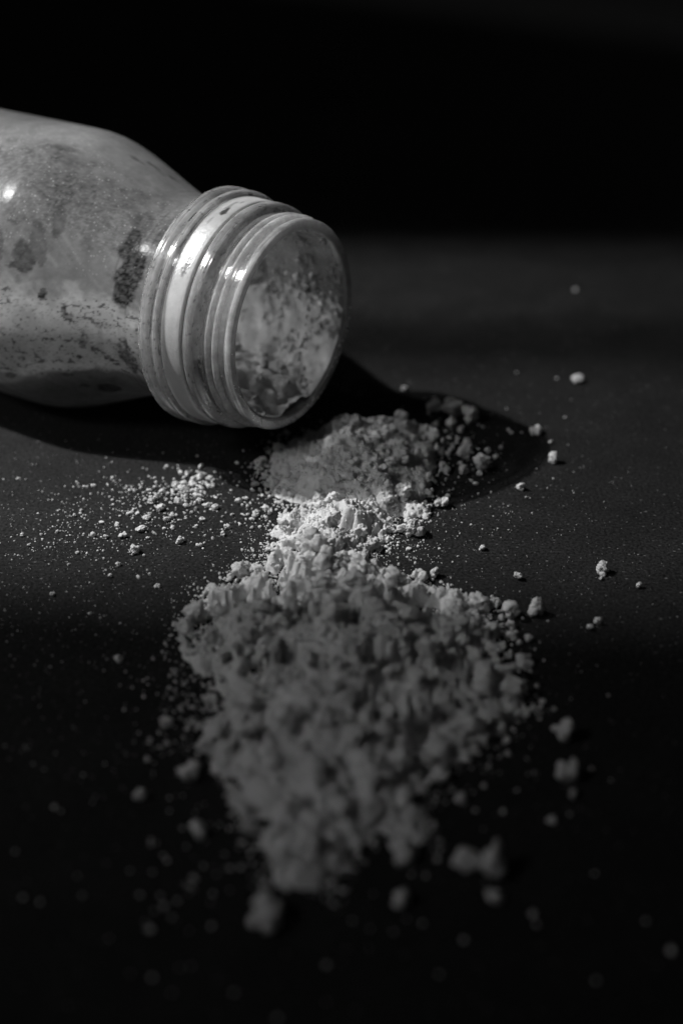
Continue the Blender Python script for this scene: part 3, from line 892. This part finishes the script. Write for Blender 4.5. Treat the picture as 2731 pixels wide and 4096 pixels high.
neck = lathe("neck", [(1.34, 18.25), (2.0, 18.15), (4, 18.2), (6.1, 18.35)], CLEAR, bottle, steps=0.3, wob=0.0, solid=16.86, ribs=0.09)
lathe("lip", [(0.95, 16.92), (0.3, 16.98), (0.08, 17.12), (0.0, 17.3), (0.0, 17.9), (0.0, 18.5), (0.1, 18.75), (0.3, 18.88), (0.8, 18.92), (1.1, 18.88), (1.28, 18.6), (1.34, 18.25),
              (1.34, 16.86), (0.95, 16.92)], LIPM, neck, steps=0.12, wob=0.0, seed=3)


def helix(name, s0, turns, pitch, start, mat, parent, height=1.15, half=0.85):
    n = int(turns * SEG)
    sect = [(0.0, -0.5), (-1.0, -0.05), (-0.75, 0.5), (-0.5, 0.92), (-0.2, 1.0), (0.2, 0.95), (0.6, 0.55), (1.0, -0.05), (0.0, -0.5)]
    v = []
    for i in range(n + 1):
        u = i / n
        a = start + u * turns * 2 * math.pi
        k = min(1, u * turns * 9, (1 - u) * turns * 9)
        k = k * k * (3 - 2 * k)
        for x, h in sect:
            s = s0 + u * turns * pitch + x * half * (0.35 + 0.65 * k)
            r = 18.2 + h * height * max(k, 0.05)
            v.append((-s, math.cos(a) * r, math.sin(a) * r + RB))
    m = len(sect)
    f = [(i * m + j, i * m + j + 1, (i + 1) * m + j + 1, (i + 1) * m + j) for i in range(n) for j in range(m - 1)]
    return link(name, mesh_from(name, v, f), mat, parent)


helix("thread", 1.95, 2.15, 1.55, math.radians(215), CLEAR, neck, height=1.1, half=0.58)


def dark_edges(edges, base, seed, amount=0.9):  # darkens the tone in broken lines along the given ring edges
    def f(S, T, R, v):
        n = fbm(v * 0.16, 3, seed) + 0.3 * fbm(v * 1.1, 2, seed + 1)
        n2 = fbm(v * 1.5, 3, seed + 3)
        t = base * (1 + 0.16 * fbm(p3(S * 1.8, T * 0.012), 3, seed + 7) + 0.05 * n2)
        for s0, w, lo in edges:
            k = np.exp(-((S - s0) / w) ** 2) * smooth01(n, lo, lo + 0.25)
            t = t * (1 - amount * k)
        sp = smooth01(fbm(v * 1.9 + 7, 3, seed + 9), 0.68, 0.8)
        return np.clip(t * (1 - 0.6 * sp), 0.01, 0.85)
    return f


lathe("retaining_bead", [(6.1, 18.3), (6.25, 19.0), (6.5, 19.8), (6.9, 20.3), (7.6, 20.5), (8.4, 20.45), (8.8, 20.3), (9.1, 19.9), (9.28, 19.4)],
      RINGM, neck, seg=420, steps=0.12, wob=0.0, seed=8, solid=16.86, ribs=0.09, tone=dark_edges([(9.25, 0.14, -0.35), (6.3, 0.1, 0.0)], 0.50, 50))


def band_tone(S, T, R, v):
    n = fbm(v * 0.9, 4, 71)
    t = 0.52 + 0.05 * fbm(v * 0.2, 3, 72) + 0.03 * fbm(v * 2.5, 2, 73)
    for s0, a0, ls, la, k in ((11.2, 102, 0.5, 1.5, 0.95), (11.6, 96, 0.35, 2.0, 0.5), (11.4, 136, 0.9, 2.2, 0.75), (12.0, 110, 0.25, 1.0, 0.4), (10.8, 88, 0.3, 0.6, 0.7)):
        dv = ((T - a0 + 180) % 360 - 180) * math.pi / 180 * R
        e = np.sqrt(((S - s0) / ls) ** 2 + (dv / la) ** 2) + 0.5 * n
        t = t * (1 - k * (1 - smooth01(e, 0.75, 1.15)))
    return np.clip(t, 0.03, 0.82)


lathe("white_band", [(9.32, 19.6), (9.4, 20.1), (9.6, 20.35), (10.2, 20.45), (11.4, 20.5), (12.6, 20.5), (13.3, 20.55)], BAND, neck, seg=420, steps=0.15, wob=0.0, solid=16.86, tone=band_tone)
lathe("flange", [(13.32, 20.4), (13.42, 20.9), (13.6, 21.25), (13.95, 21.48), (14.5, 21.45), (14.8, 21.1), (15.05, 20.85), (15.6, 20.85), (15.85, 21.2),
                 (16.2, 21.5), (16.9, 21.64), (17.4, 21.6), (17.7, 21.3), (17.82, 20.6), (17.82, 18.15)],
      RINGM, neck, seg=420, steps=0.12, wob=0.0, seed=9, solid=16.86, ribs=0.07, tone=dark_edges([(17.35, 0.16, -0.5), (15.3, 0.2, 0.25), (13.4, 0.1, 0.1)], 0.50, 60, 0.97))


# ------------------------------------------------------------------ powder shapes
def ico(sub):
    bm = bmesh.new()
    bmesh.ops.create_icosphere(bm, subdivisions=sub, radius=1.0)
    v = np.array([x.co[:] for x in bm.verts])
    f = np.array([[q.index for q in t.verts] for t in bm.faces])
    bm.free()
    return v, f


ICO = {k: ico(k) for k in (1, 2, 3, 4)}


def clump_mesh(i, knobs, cuts, rough):
    r_ = np.random.default_rng(100 + i)
    v, f = ICO[4]
    v = v.copy()
    n = v / np.linalg.norm(v, axis=1)[:, None]
    rad = np.full(len(v), 0.78)
    for _ in range(knobs):
        d = r_.normal(size=3)
        d /= np.linalg.norm(d)
        wdt = r_.uniform(0.35, 0.8)
        hgt = r_.uniform(0.16, 0.42)
        c = np.clip(1 - np.arccos(np.clip(n @ d, -1, 1)) / wdt, 0, 1)
        rad = np.maximum(rad, 0.78 + hgt * np.sqrt(c) * 0.9)
    v = n * rad[:, None]
    for _ in range(cuts):
        d = r_.normal(size=3)
        d /= np.linalg.norm(d)
        o = r_.uniform(0.38, 0.72)
        e = v @ d - o
        v = v - np.maximum(e, 0)[:, None] * d * 0.95
    off = r_.uniform(0, 50, 3)
    v = v + n * (0.26 * fbm(n * 1.5 + off, 3, i) + 1.3 * rough * fbm(n * 5.5 + off, 4, i + 3, 0.62))[:, None]
    v *= r_.uniform(0.85, 1.15, 3)
    if i % 2:                                  # crumbs fused together
        parts, faces = [v * 0.72], [f]
        at_ = np.zeros(3)
        for q in range(int(r_.integers(2, 4))):
            d = r_.normal(size=3)
            d /= np.linalg.norm(d)
            at_ = at_ * 0.5 + d * r_.uniform(0.5, 0.75)
            w = ICO[3][0]
            w = w + w * (0.3 * fbm(w * 1.6 + off + q * 7, 3, i + q) + 0.14 * fbm(w * 5 + off, 3, i + q))[:, None]
            faces.append(ICO[3][1] + sum(len(t) for t in parts))
            parts.append(w * r_.uniform(0.3, 0.52) * r_.uniform(0.8, 1.2, 3) + at_)
        v, f = np.concatenate(parts), np.concatenate(faces)
        v = v - (v.max(0) + v.min(0)) / 2
    v /= np.abs(v).max(0)
    me = tri_mesh("powder_clump", v / MM * MM, f)
    me.materials.append(POWDER)
    return me, v


CLUMPS = []
for i in range(18):
    CLUMPS.append(clump_mesh(i, (3, 5, 8, 12, 6, 9, 4)[i % 7], (5, 3, 2, 4, 7, 3, 8)[i % 7], (0.10, 0.15, 0.13, 0.16, 0.09, 0.14, 0.10)[i % 7]))


def place_clump(name, x, y, rw, rh, ground=0.0, sink=0.08, parent=None, k=None, spin=None):
    """a lump about 2*rw wide and 2*rh tall resting with its lowest point a little under 'ground'"""
    if k is None:
        k = int(rng.integers(len(CLUMPS)))
    me, v = CLUMPS[k]
    o = bpy.data.objects.new(name, me)
    col.objects.link(o)
    yaw, tip = (rng.uniform(0, 6.283), rng.uniform(-0.3, 0.3)) if spin is None else spin
    dep = math.sqrt(rw * rh) * rng.uniform(0.85, 1.1)
    M = Euler((tip, tip * 0.6, 0)).to_matrix() @ Matrix.Diagonal((rw, dep, rh)) @ Euler((rng.uniform(0, 6.28), rng.uniform(0, 6.28), yaw)).to_matrix()
    P = v @ np.array(M).T
    h = P[:, 2].max() - P[:, 2].min()
    z = ground - P[:, 2].min() - sink * h
    o.matrix_world = Matrix.Translation((x * MM, y * MM, z * MM)) @ M.to_4x4()
    if parent is not None:
        o.parent = parent
        o.matrix_parent_inverse = parent.matrix_basis.inverted()
    return o


def grains_mesh(name, P, R, sub=1, seed=0):
    """P (n,3) centres, R (n,) radii: one mesh of many crumbs"""
    r_ = np.random.default_rng(seed)
    v, f = ICO[sub]
    n = len(P)
    ang = r_.uniform(0, 6.283, n)
    sc = r_.uniform(0.65, 1.25, (n, 3)) * R[:, None]
    jig = r_.uniform(0.72, 1.25, (n, len(v), 1))
    q = v[None] * jig
    c, s = np.cos(ang)[:, None], np.sin(ang)[:, None]
    q = q * sc[:, None, :]
    x, y = q[..., 0] * c - q[..., 1] * s, q[..., 0] * s + q[..., 1] * c
    q = np.stack([x, y, q[..., 2]], -1) + P[:, None, :]
    t = f[None] + (np.arange(n) * len(v))[:, None, None]
    return tri_mesh(name, q.reshape(-1, 3), t.reshape(-1, 3), smooth=False)


def seg_dist(P, V):
    V = np.array(V)
    best = np.full(len(P), 1e9)
    ins = np.zeros(len(P), bool)
    for i in range(len(V)):
        a, b = V[i], V[(i + 1) % len(V)]
        ab = b - a
        t = np.clip(((P - a) @ ab) / (ab @ ab), 0, 1)
        best = np.minimum(best, np.linalg.norm(P - a - t[:, None] * ab, axis=1))
        with np.errstate(divide='ignore', invalid='ignore'):
            xi = a[0] + (P[:, 1] - a[1]) * (b[0] - a[0]) / (b[1] - a[1])
        ins ^= ((a[1] > P[:, 1]) != (b[1] > P[:, 1])) & (P[:, 0] < xi)
    return np.where(ins, best, -best)


class Pile:
    def __init__(self, outline, slope, top, step, bumps, seed, fine=lambda x, y: 1.0, warp=2.2, rugged=0.9, pits=0.0):
        V = np.array(outline)
        lo, hi = V.min(0) - 4, V.max(0) + 4
        self.lo, self.step = lo, step
        nx, ny = ((hi - lo) / step).astype(int) + 1
        self.nx, self.ny = nx, ny
        X, Y = np.meshgrid(lo[0] + np.arange(nx) * step, lo[1] + np.arange(ny) * step)
        P = np.stack([X.ravel(), Y.ravel()], 1)
        wx = np.stack([fbm(p3(P[:, 0] * 0.22, P[:, 1] * 0.22), 4, seed), fbm(p3(P[:, 0] * 0.22 + 9, P[:, 1] * 0.22), 4, seed + 5)], 1)
        d = seg_dist(P + wx * warp, outline)
        h = np.where(d > 0, top * (1 - np.exp(-np.maximum(d, 0) * slope / top)), d * 1.0)
        self.base = h.reshape(ny, nx)
        H = self.base.copy() + (rugged * fbm(p3(P[:, 0] * 0.28, P[:, 1] * 0.28), 3, seed + 2)).reshape(ny, nx) * np.clip(self.base / 4, 0, 1)
        r_ = np.random.default_rng(seed)
        # packed crumbs: domes of many sizes raised on the slope
        for r0, r1, n, lift in bumps:
            for _ in range(n):
                cx, cy = r_.uniform(lo[0], hi[0]), r_.uniform(lo[1], hi[1])
                r = r0 * (r1 / r0) ** (r_.random() ** 1.8)
                ix, iy = int((cx - lo[0]) / step), int((cy - lo[1]) / step)
                hb = self.base[min(iy, ny - 1), min(ix, nx - 1)]
                if hb < min(-0.2 + 0.75 * (r - 0.9), 4.0) or r_.random() > fine(cx, cy) * 1.0:
                    continue
                w = int(r / step) + 1
                y0, y1, x0, x1 = max(iy - w, 0), min(iy + w + 1, ny), max(ix - w, 0), min(ix + w + 1, nx)
                sx, sy = r_.uniform(0.8, 1.25), r_.uniform(0.8, 1.25)
                dd = ((X[y0:y1, x0:x1] - cx) * sx) ** 2 + ((Y[y0:y1, x0:x1] - cy) * sy) ** 2
                dome = np.sqrt(np.maximum(r * r - dd, 0)) * r_.uniform(0.8, 1.2)
                zz = hb + dome - r * (1 - lift)
                H[y0:y1, x0:x1] = np.where(dd < r * r, np.maximum(H[y0:y1, x0:x1], zz), H[y0:y1, x0:x1])
        e = p3(P[:, 0], P[:, 1], H.ravel())
        H = H + ((0.34 * fbm(e * 0.9, 3, seed + 3) + 0.20 * fbm(e * 2.6, 3, seed + 4)).reshape(ny, nx)) * np.clip(self.base + 0.6, 0, 1)
        pit = smooth01(fbm(p3(P[:, 0] * 0.17 + 3, P[:, 1] * 0.17), 4, seed + 8, 0.6), 0.05, 0.6).reshape(ny, nx)
        H = H - pits * pit * np.clip(self.base / 3, 0, 1)
        for _ in range(2):                     # slumped, no sheer steps
            G = np.pad(H, 1, mode='edge')
            G = sum(G[a:a + ny, c:c + nx] for a in range(3) for c in range(3)) / 9
            H = 0.5 * H + 0.5 * np.minimum(H, G + 0.25)
        self.H, self.X, self.Y = H, X, Y

    def z(self, x, y):
        ix = np.clip(((np.asarray(x) - self.lo[0]) / self.step).astype(int), 0, self.nx - 1)
        iy = np.clip(((np.asarray(y) - self.lo[1]) / self.step).astype(int), 0, self.ny - 1)
        return np.maximum(self.H[iy, ix], 0.0)

    def zbase(self, x, y):
        ix = np.clip(((np.asarray(x) - self.lo[0]) / self.step).astype(int), 0, self.nx - 1)
        iy = np.clip(((np.asarray(y) - self.lo[1]) / self.step).astype(int), 0, self.ny - 1)
        return self.base[iy, ix]

    def mesh(self, name):
        v = np.stack([self.X.ravel(), self.Y.ravel(), np.maximum(self.H.ravel(), -0.8)], 1)
        idx = np.arange(self.nx * self.ny).reshape(self.ny, self.nx)
        q = np.stack([idx[:-1, :-1], idx[:-1, 1:], idx[1:, 1:], idx[1:, :-1]], -1).reshape(-1, 4)
        keep = (v[q][:, :, 2].max(1) > -0.05)
        q = q[keep]
        used = np.unique(q)
        remap = np.full(len(v), -1)
        remap[used] = np.arange(len(used))
        return tri_mesh(name, v[used], remap[q])


def build_pile(pile, name, label, clumps, n_random, rsize, n_crumbs, csize, seed):
    root = empty(name, (float(pile.X.mean()), float(pile.Y.mean()), 0))
    tag(root, label, "powder pile")
    bpy.context.view_layer.update()
    inv = root.matrix_basis.inverted()
    o = link("powder_mass", pile.mesh("powder_mass"), POWDER, root)
    o.matrix_parent_inverse = inv
    o["kind"] = "stuff"
    r_ = np.random.default_rng(seed)
    for x, y, rw, rh in clumps:
        m = min(1.0, 1.9 / max(rw, rh)) ** 0.6
        rw, rh = rw * m, rh * m
        place_clump("clump", x, y, rw, rh, float(pile.zbase(x, y)) + 0.2, 0.18, root, k=(1, 2, 3, 5, 7, 8, 9, 10, 12, 14, 15, 16, 17, 0)[int(r_.integers(14))])
    k = 0
    lo, hi = pile.X.min(), pile.X.max()
    l2, h2 = pile.Y.min(), pile.Y.max()
    while k < n_random:
        x, y = r_.uniform(lo, hi), r_.uniform(l2, h2)
        zb = float(pile.zbase(x, y))
        if zb < (-2.6 if k % 3 == 0 else 0.1) or (k % 3 == 0 and zb > 1.0):
            continue
        r = rsize[0] * (rsize[1] / rsize[0]) ** (r_.random() ** 1.9) * (0.6 if k % 3 == 0 else 1.0)
        place_clump("clump", x, y, r, r * r_.uniform(0.7, 1.0), float(pile.z(x, y)) - (0.05 * r if zb > 0.1 else 0), 0.16 if zb > 0.1 else 0.1, root)
        k += 1
    P, R = [], []
    while len(P) < n_crumbs:
        x, y = r_.uniform(lo, hi, 4000), r_.uniform(l2, h2, 4000)
        zb = pile.zbase(x, y)
        ok = zb > -4.0 * r_.random(4000) ** 2.0
        for a, b in zip(x[ok], y[ok]):
            P.append((a, b))
    P = np.array(P[:n_crumbs])
    R = csize[0] * (csize[1] / csize[0]) ** (r_.random(len(P)) ** 1.7)
    Z = pile.z(P[:, 0], P[:, 1]) + R * 0.25
    o = link("crumbs", grains_mesh("crumbs", np.c_[P, Z], R, 1, seed), POWDER, root)
    o.matrix_parent_inverse = inv
    o["kind"] = "stuff"
    return root


front = Pile(FRONT_OUTLINE, 0.62, 9.0, 0.2, [(1.5, 3.2, 120, 0.6), (0.7, 1.6, 900, 0.7), (0.35, 0.8, 5000, 0.7)], 3, rugged=1.6, pits=4.2)
build_pile(front, "powder_pile", "large crumbly heap of white powder spread in the foreground", FRONT_CLUMPS, 225, (0.4, 2.7), 11000, (0.10, 0.42), 31)
shaded = Pile(SHADED_OUTLINE, 0.85, 11.0, 0.2,
              [(1.0, 2.6, 160, 0.5), (0.4, 1.1, 1500, 0.55), (0.3, 0.6, 2500, 0.55)], 5,
              fine=lambda x, y: 0.10 + 0.9 * (1 / (1 + math.exp(-(x - 0.0) * 0.8))))
build_pile(shaded, "powder_pile", "smaller soft-sided powder pile in the bottle's shadow below its mouth", SHADED_CLUMPS, 90, (0.5, 1.9), 2200, (0.13, 0.45), 37)

# ------------------------------------------------------------------ powder left inside the bottle's mouth
def inner_r(s):
    a = np.array(inner)
    return np.interp(s, a[:, 0], a[:, 1])


ST = 0.28
sx_ = np.arange(0.6, 70, ST)
sy_ = np.arange(-25.4, 25.41, ST)
SX, SY = np.meshgrid(sx_, sy_)
P_ = np.stack([SX.ravel(), SY.ravel()], 1)
ri = inner_r(SX) - 0.12
lvl = RB - 16.8 + 4.2 * smooth01(SX, 0.0, 9) + 3.2 * smooth01(SX, 6, 40) + 1.6 * (-SY / 16) + 1.2 * fbm(p3(P_[:, 0] * 0.16, P_[:, 1] * 0.16), 3, 81).reshape(SX.shape)
HH = lvl.copy()
r_ = np.random.default_rng(9)
for _ in range(2600):
    cx, cy = 0.6 + 45 * r_.random() ** 1.3, r_.uniform(-18, 18)
    r = 0.4 * (3.0 / 0.4) ** (r_.random() ** 1.6)
    ix, iy = int((cx - 0.6) / ST), int((cy + 25.4) / ST)
    w = int(r / ST) + 1
    y0, y1, x0, x1 = max(iy - w, 0), iy + w + 1, max(ix - w, 0), ix + w + 1
    dd = (SX[y0:y1, x0:x1] - cx) ** 2 + (SY[y0:y1, x0:x1] - cy) ** 2
    z = lvl[min(iy, len(sy_) - 1), min(ix, len(sx_) - 1)] + np.sqrt(np.maximum(r * r - dd, 0)) - 0.45 * r
    HH[y0:y1, x0:x1] = np.where(dd < r * r, np.maximum(HH[y0:y1, x0:x1], z), HH[y0:y1, x0:x1])
HH = HH + (0.25 * fbm(p3(P_[:, 0] * 1.2, P_[:, 1] * 1.2), 3, 83)).reshape(SX.shape)
inside = np.abs(SY) < ri
wall_z = RB - np.sqrt(np.maximum(ri ** 2 - SY ** 2, 0))
top_z = RB + np.sqrt(np.maximum(ri ** 2 - SY ** 2, 0))
HH = np.clip(HH, wall_z + 0.05, np.maximum(top_z - 0.05, wall_z + 0.05))
v_ = np.stack([-SX.ravel(), SY.ravel(), HH.ravel()], 1)
idx = np.arange(SX.size).reshape(SX.shape)
q_ = np.stack([idx[:-1, :-1], idx[1:, :-1], idx[1:, 1:], idx[:-1, 1:]], -1).reshape(-1, 4)
q_ = q_[inside.ravel()[q_].all(1)]
used = np.unique(q_)
rm = np.full(len(v_), -1)
rm[used] = np.arange(len(used))
heap = empty("powder_heap", (MOUTH[0], MOUTH[1], 0), -AL)
tag(heap, "lumpy powder still lying inside the bottle's open mouth", "powder")
o = link("powder_mass", tri_mesh("powder_mass", v_[used], rm[q_]), POWDER, heap)
o["kind"] = "stuff"
bpy.context.view_layer.update()
# loose lumps on that heap and crumbs stuck to the wall
for s_, y_, r0_ in ((4.5, -6.5, 1.5), (6.5, -2.0, 1.8), (9.0, 3.0, 2.1), (12, -5, 2.3), (7.5, 6.5, 1.5), (14, 1.5, 2.4), (3.2, 2.2, 1.1), (10.5, -9.0, 1.7),
                    (4.0, 7.2, 1.0), (17, -6, 2.2), (18, 6, 2.4), (2.6, -1.6, 0.9), (5.2, 10.0, 1.1), (13, 9, 1.8), (3.4, -9.5, 0.9)):
    iy, ix = int((y_ + 25.4) / ST), int((s_ - 0.6) / ST)
    wv = Matrix.Translation(heap.location) @ Matrix.Rotation(-AL, 4, 'Z') @ Vector((-s_ * MM, y_ * MM, HH[iy, ix] * MM))
    place_clump("clump", wv.x / MM, wv.y / MM, r0_ * 0.62, r0_ * 0.5, wv.z / MM - 0.1, 0.35, heap)
r_ = np.random.default_rng(19)
n = 9000
s_ = 0.9 + 34 * r_.random(n) ** 1.1
a_ = r_.uniform(0, 6.283, n)
keep = r_.random(n) < (0.35 + 0.65 * (np.sin(a_) < 0.2)) * np.clip(0.45 + 1.3 * fbm(p3(s_ * 0.25, np.cos(a_) * 3, np.sin(a_) * 3), 3, 91), 0, 1)
s_, a_ = s_[keep], a_[keep]
rr = 0.13 * (0.75 / 0.13) ** (r_.random(len(s_)) ** 2.0)
ra = inner_r(s_) - 0.1 - rr * 0.3
P_ = np.stack([-s_, np.cos(a_) * ra, np.sin(a_) * ra + RB], 1)
m_ = 90                                        # dust caught on the lip, mostly low down
al_ = r_.normal(-1.6, 0.8, m_)
rl_ = 0.06 * (0.22 / 0.06) ** r_.random(m_)
rad_ = r_.uniform(17.2, 18.5, m_)
P_ = np.concatenate([P_, np.stack([rl_ * 0.2, np.cos(al_) * rad_, np.sin(al_) * rad_ + RB], 1)])
rr = np.concatenate([rr, rl_])
o = link("clinging_crumbs", grains_mesh("clinging_crumbs", P_, rr, 1, 5), POWDER, heap)
o["kind"] = "stuff"

# ------------------------------------------------------------------ loose lumps on the paper
twin = {}
for x, y, rw, rh, label in SINGLE_LUMPS:
    k = int(rng.integers(len(CLUMPS) // 2)) * 2 + 1 if max(rw, rh) > 1.1 else None
    if [t[4] for t in SINGLE_LUMPS].count(label) > 1:          # one lump with two knobs
        if label not in twin:
            twin[label] = tag(empty("powder_lump", (x, y, 0)), label, "lump", "loose lumps of powder on the paper")
            bpy.context.view_layer.update()
        place_clump("knob", x, y, rw, rh, 0.0, 0.10, twin[label], k)
        continue
    o = place_clump("powder_lump", x, y, rw, rh, 0.0, 0.10, k=k)
    tag(o, label, "lump", "loose lumps of powder on the paper")
for key_, (label, rows) in REPEAT_LUMPS.items():
    for x, y, rw, rh, own in rows:
        o = place_clump("powder_crumb", x, y, rw, rh, 0.0, 0.10)
        tag(o, own, "crumb", label.split(" crumb ")[1].join(("crumbs ", "")))

# ------------------------------------------------------------------ fine scattered grains
P_, R_ = [], []
r_ = np.random.default_rng(23)
for x, y, sx, sy, n, a, b in GRAIN_PATCHES:
    n = int(n * (1.25 if y > 178 else 0.5 if y > 155 else 0.22))
    px, py = r_.normal(x, sx, n), r_.normal(y, sy, n)
    rr = a * (b / a) ** (r_.random(n) ** 2.2)
    # crumbs break up in little families
    for i in range(0, n - 4, 5):
        if r_.random() < 0.5:
            px[i + 1:i + 4] = px[i] + r_.normal(0, 2.2 * rr[i] + 0.15, 3)
            py[i + 1:i + 4] = py[i] + r_.normal(0, 2.2 * rr[i] + 0.15, 3)
            rr[i + 1:i + 4] = rr[i] * r_.uniform(0.3, 0.9, 3)
    P_.append(np.stack([px, py, rr * 0.55], 1))
    R_.append(rr)
n = 2600                                       # dust round the piles
px, py = r_.normal(-6, 34, n), r_.normal(200, 24, n)
rr = 0.025 * (0.075 / 0.025) ** r_.random(n)
P_.append(np.stack([px, py, rr * 0.6], 1))
R_.append(rr)
P_, R_ = np.concatenate(P_), np.concatenate(R_)
o = link("scattered_powder_grains", grains_mesh("scattered_powder_grains", P_, R_, 1, 77), POWDER)
tag(o, "fine white powder grains strewn over the black paper", "powder", kind="stuff")
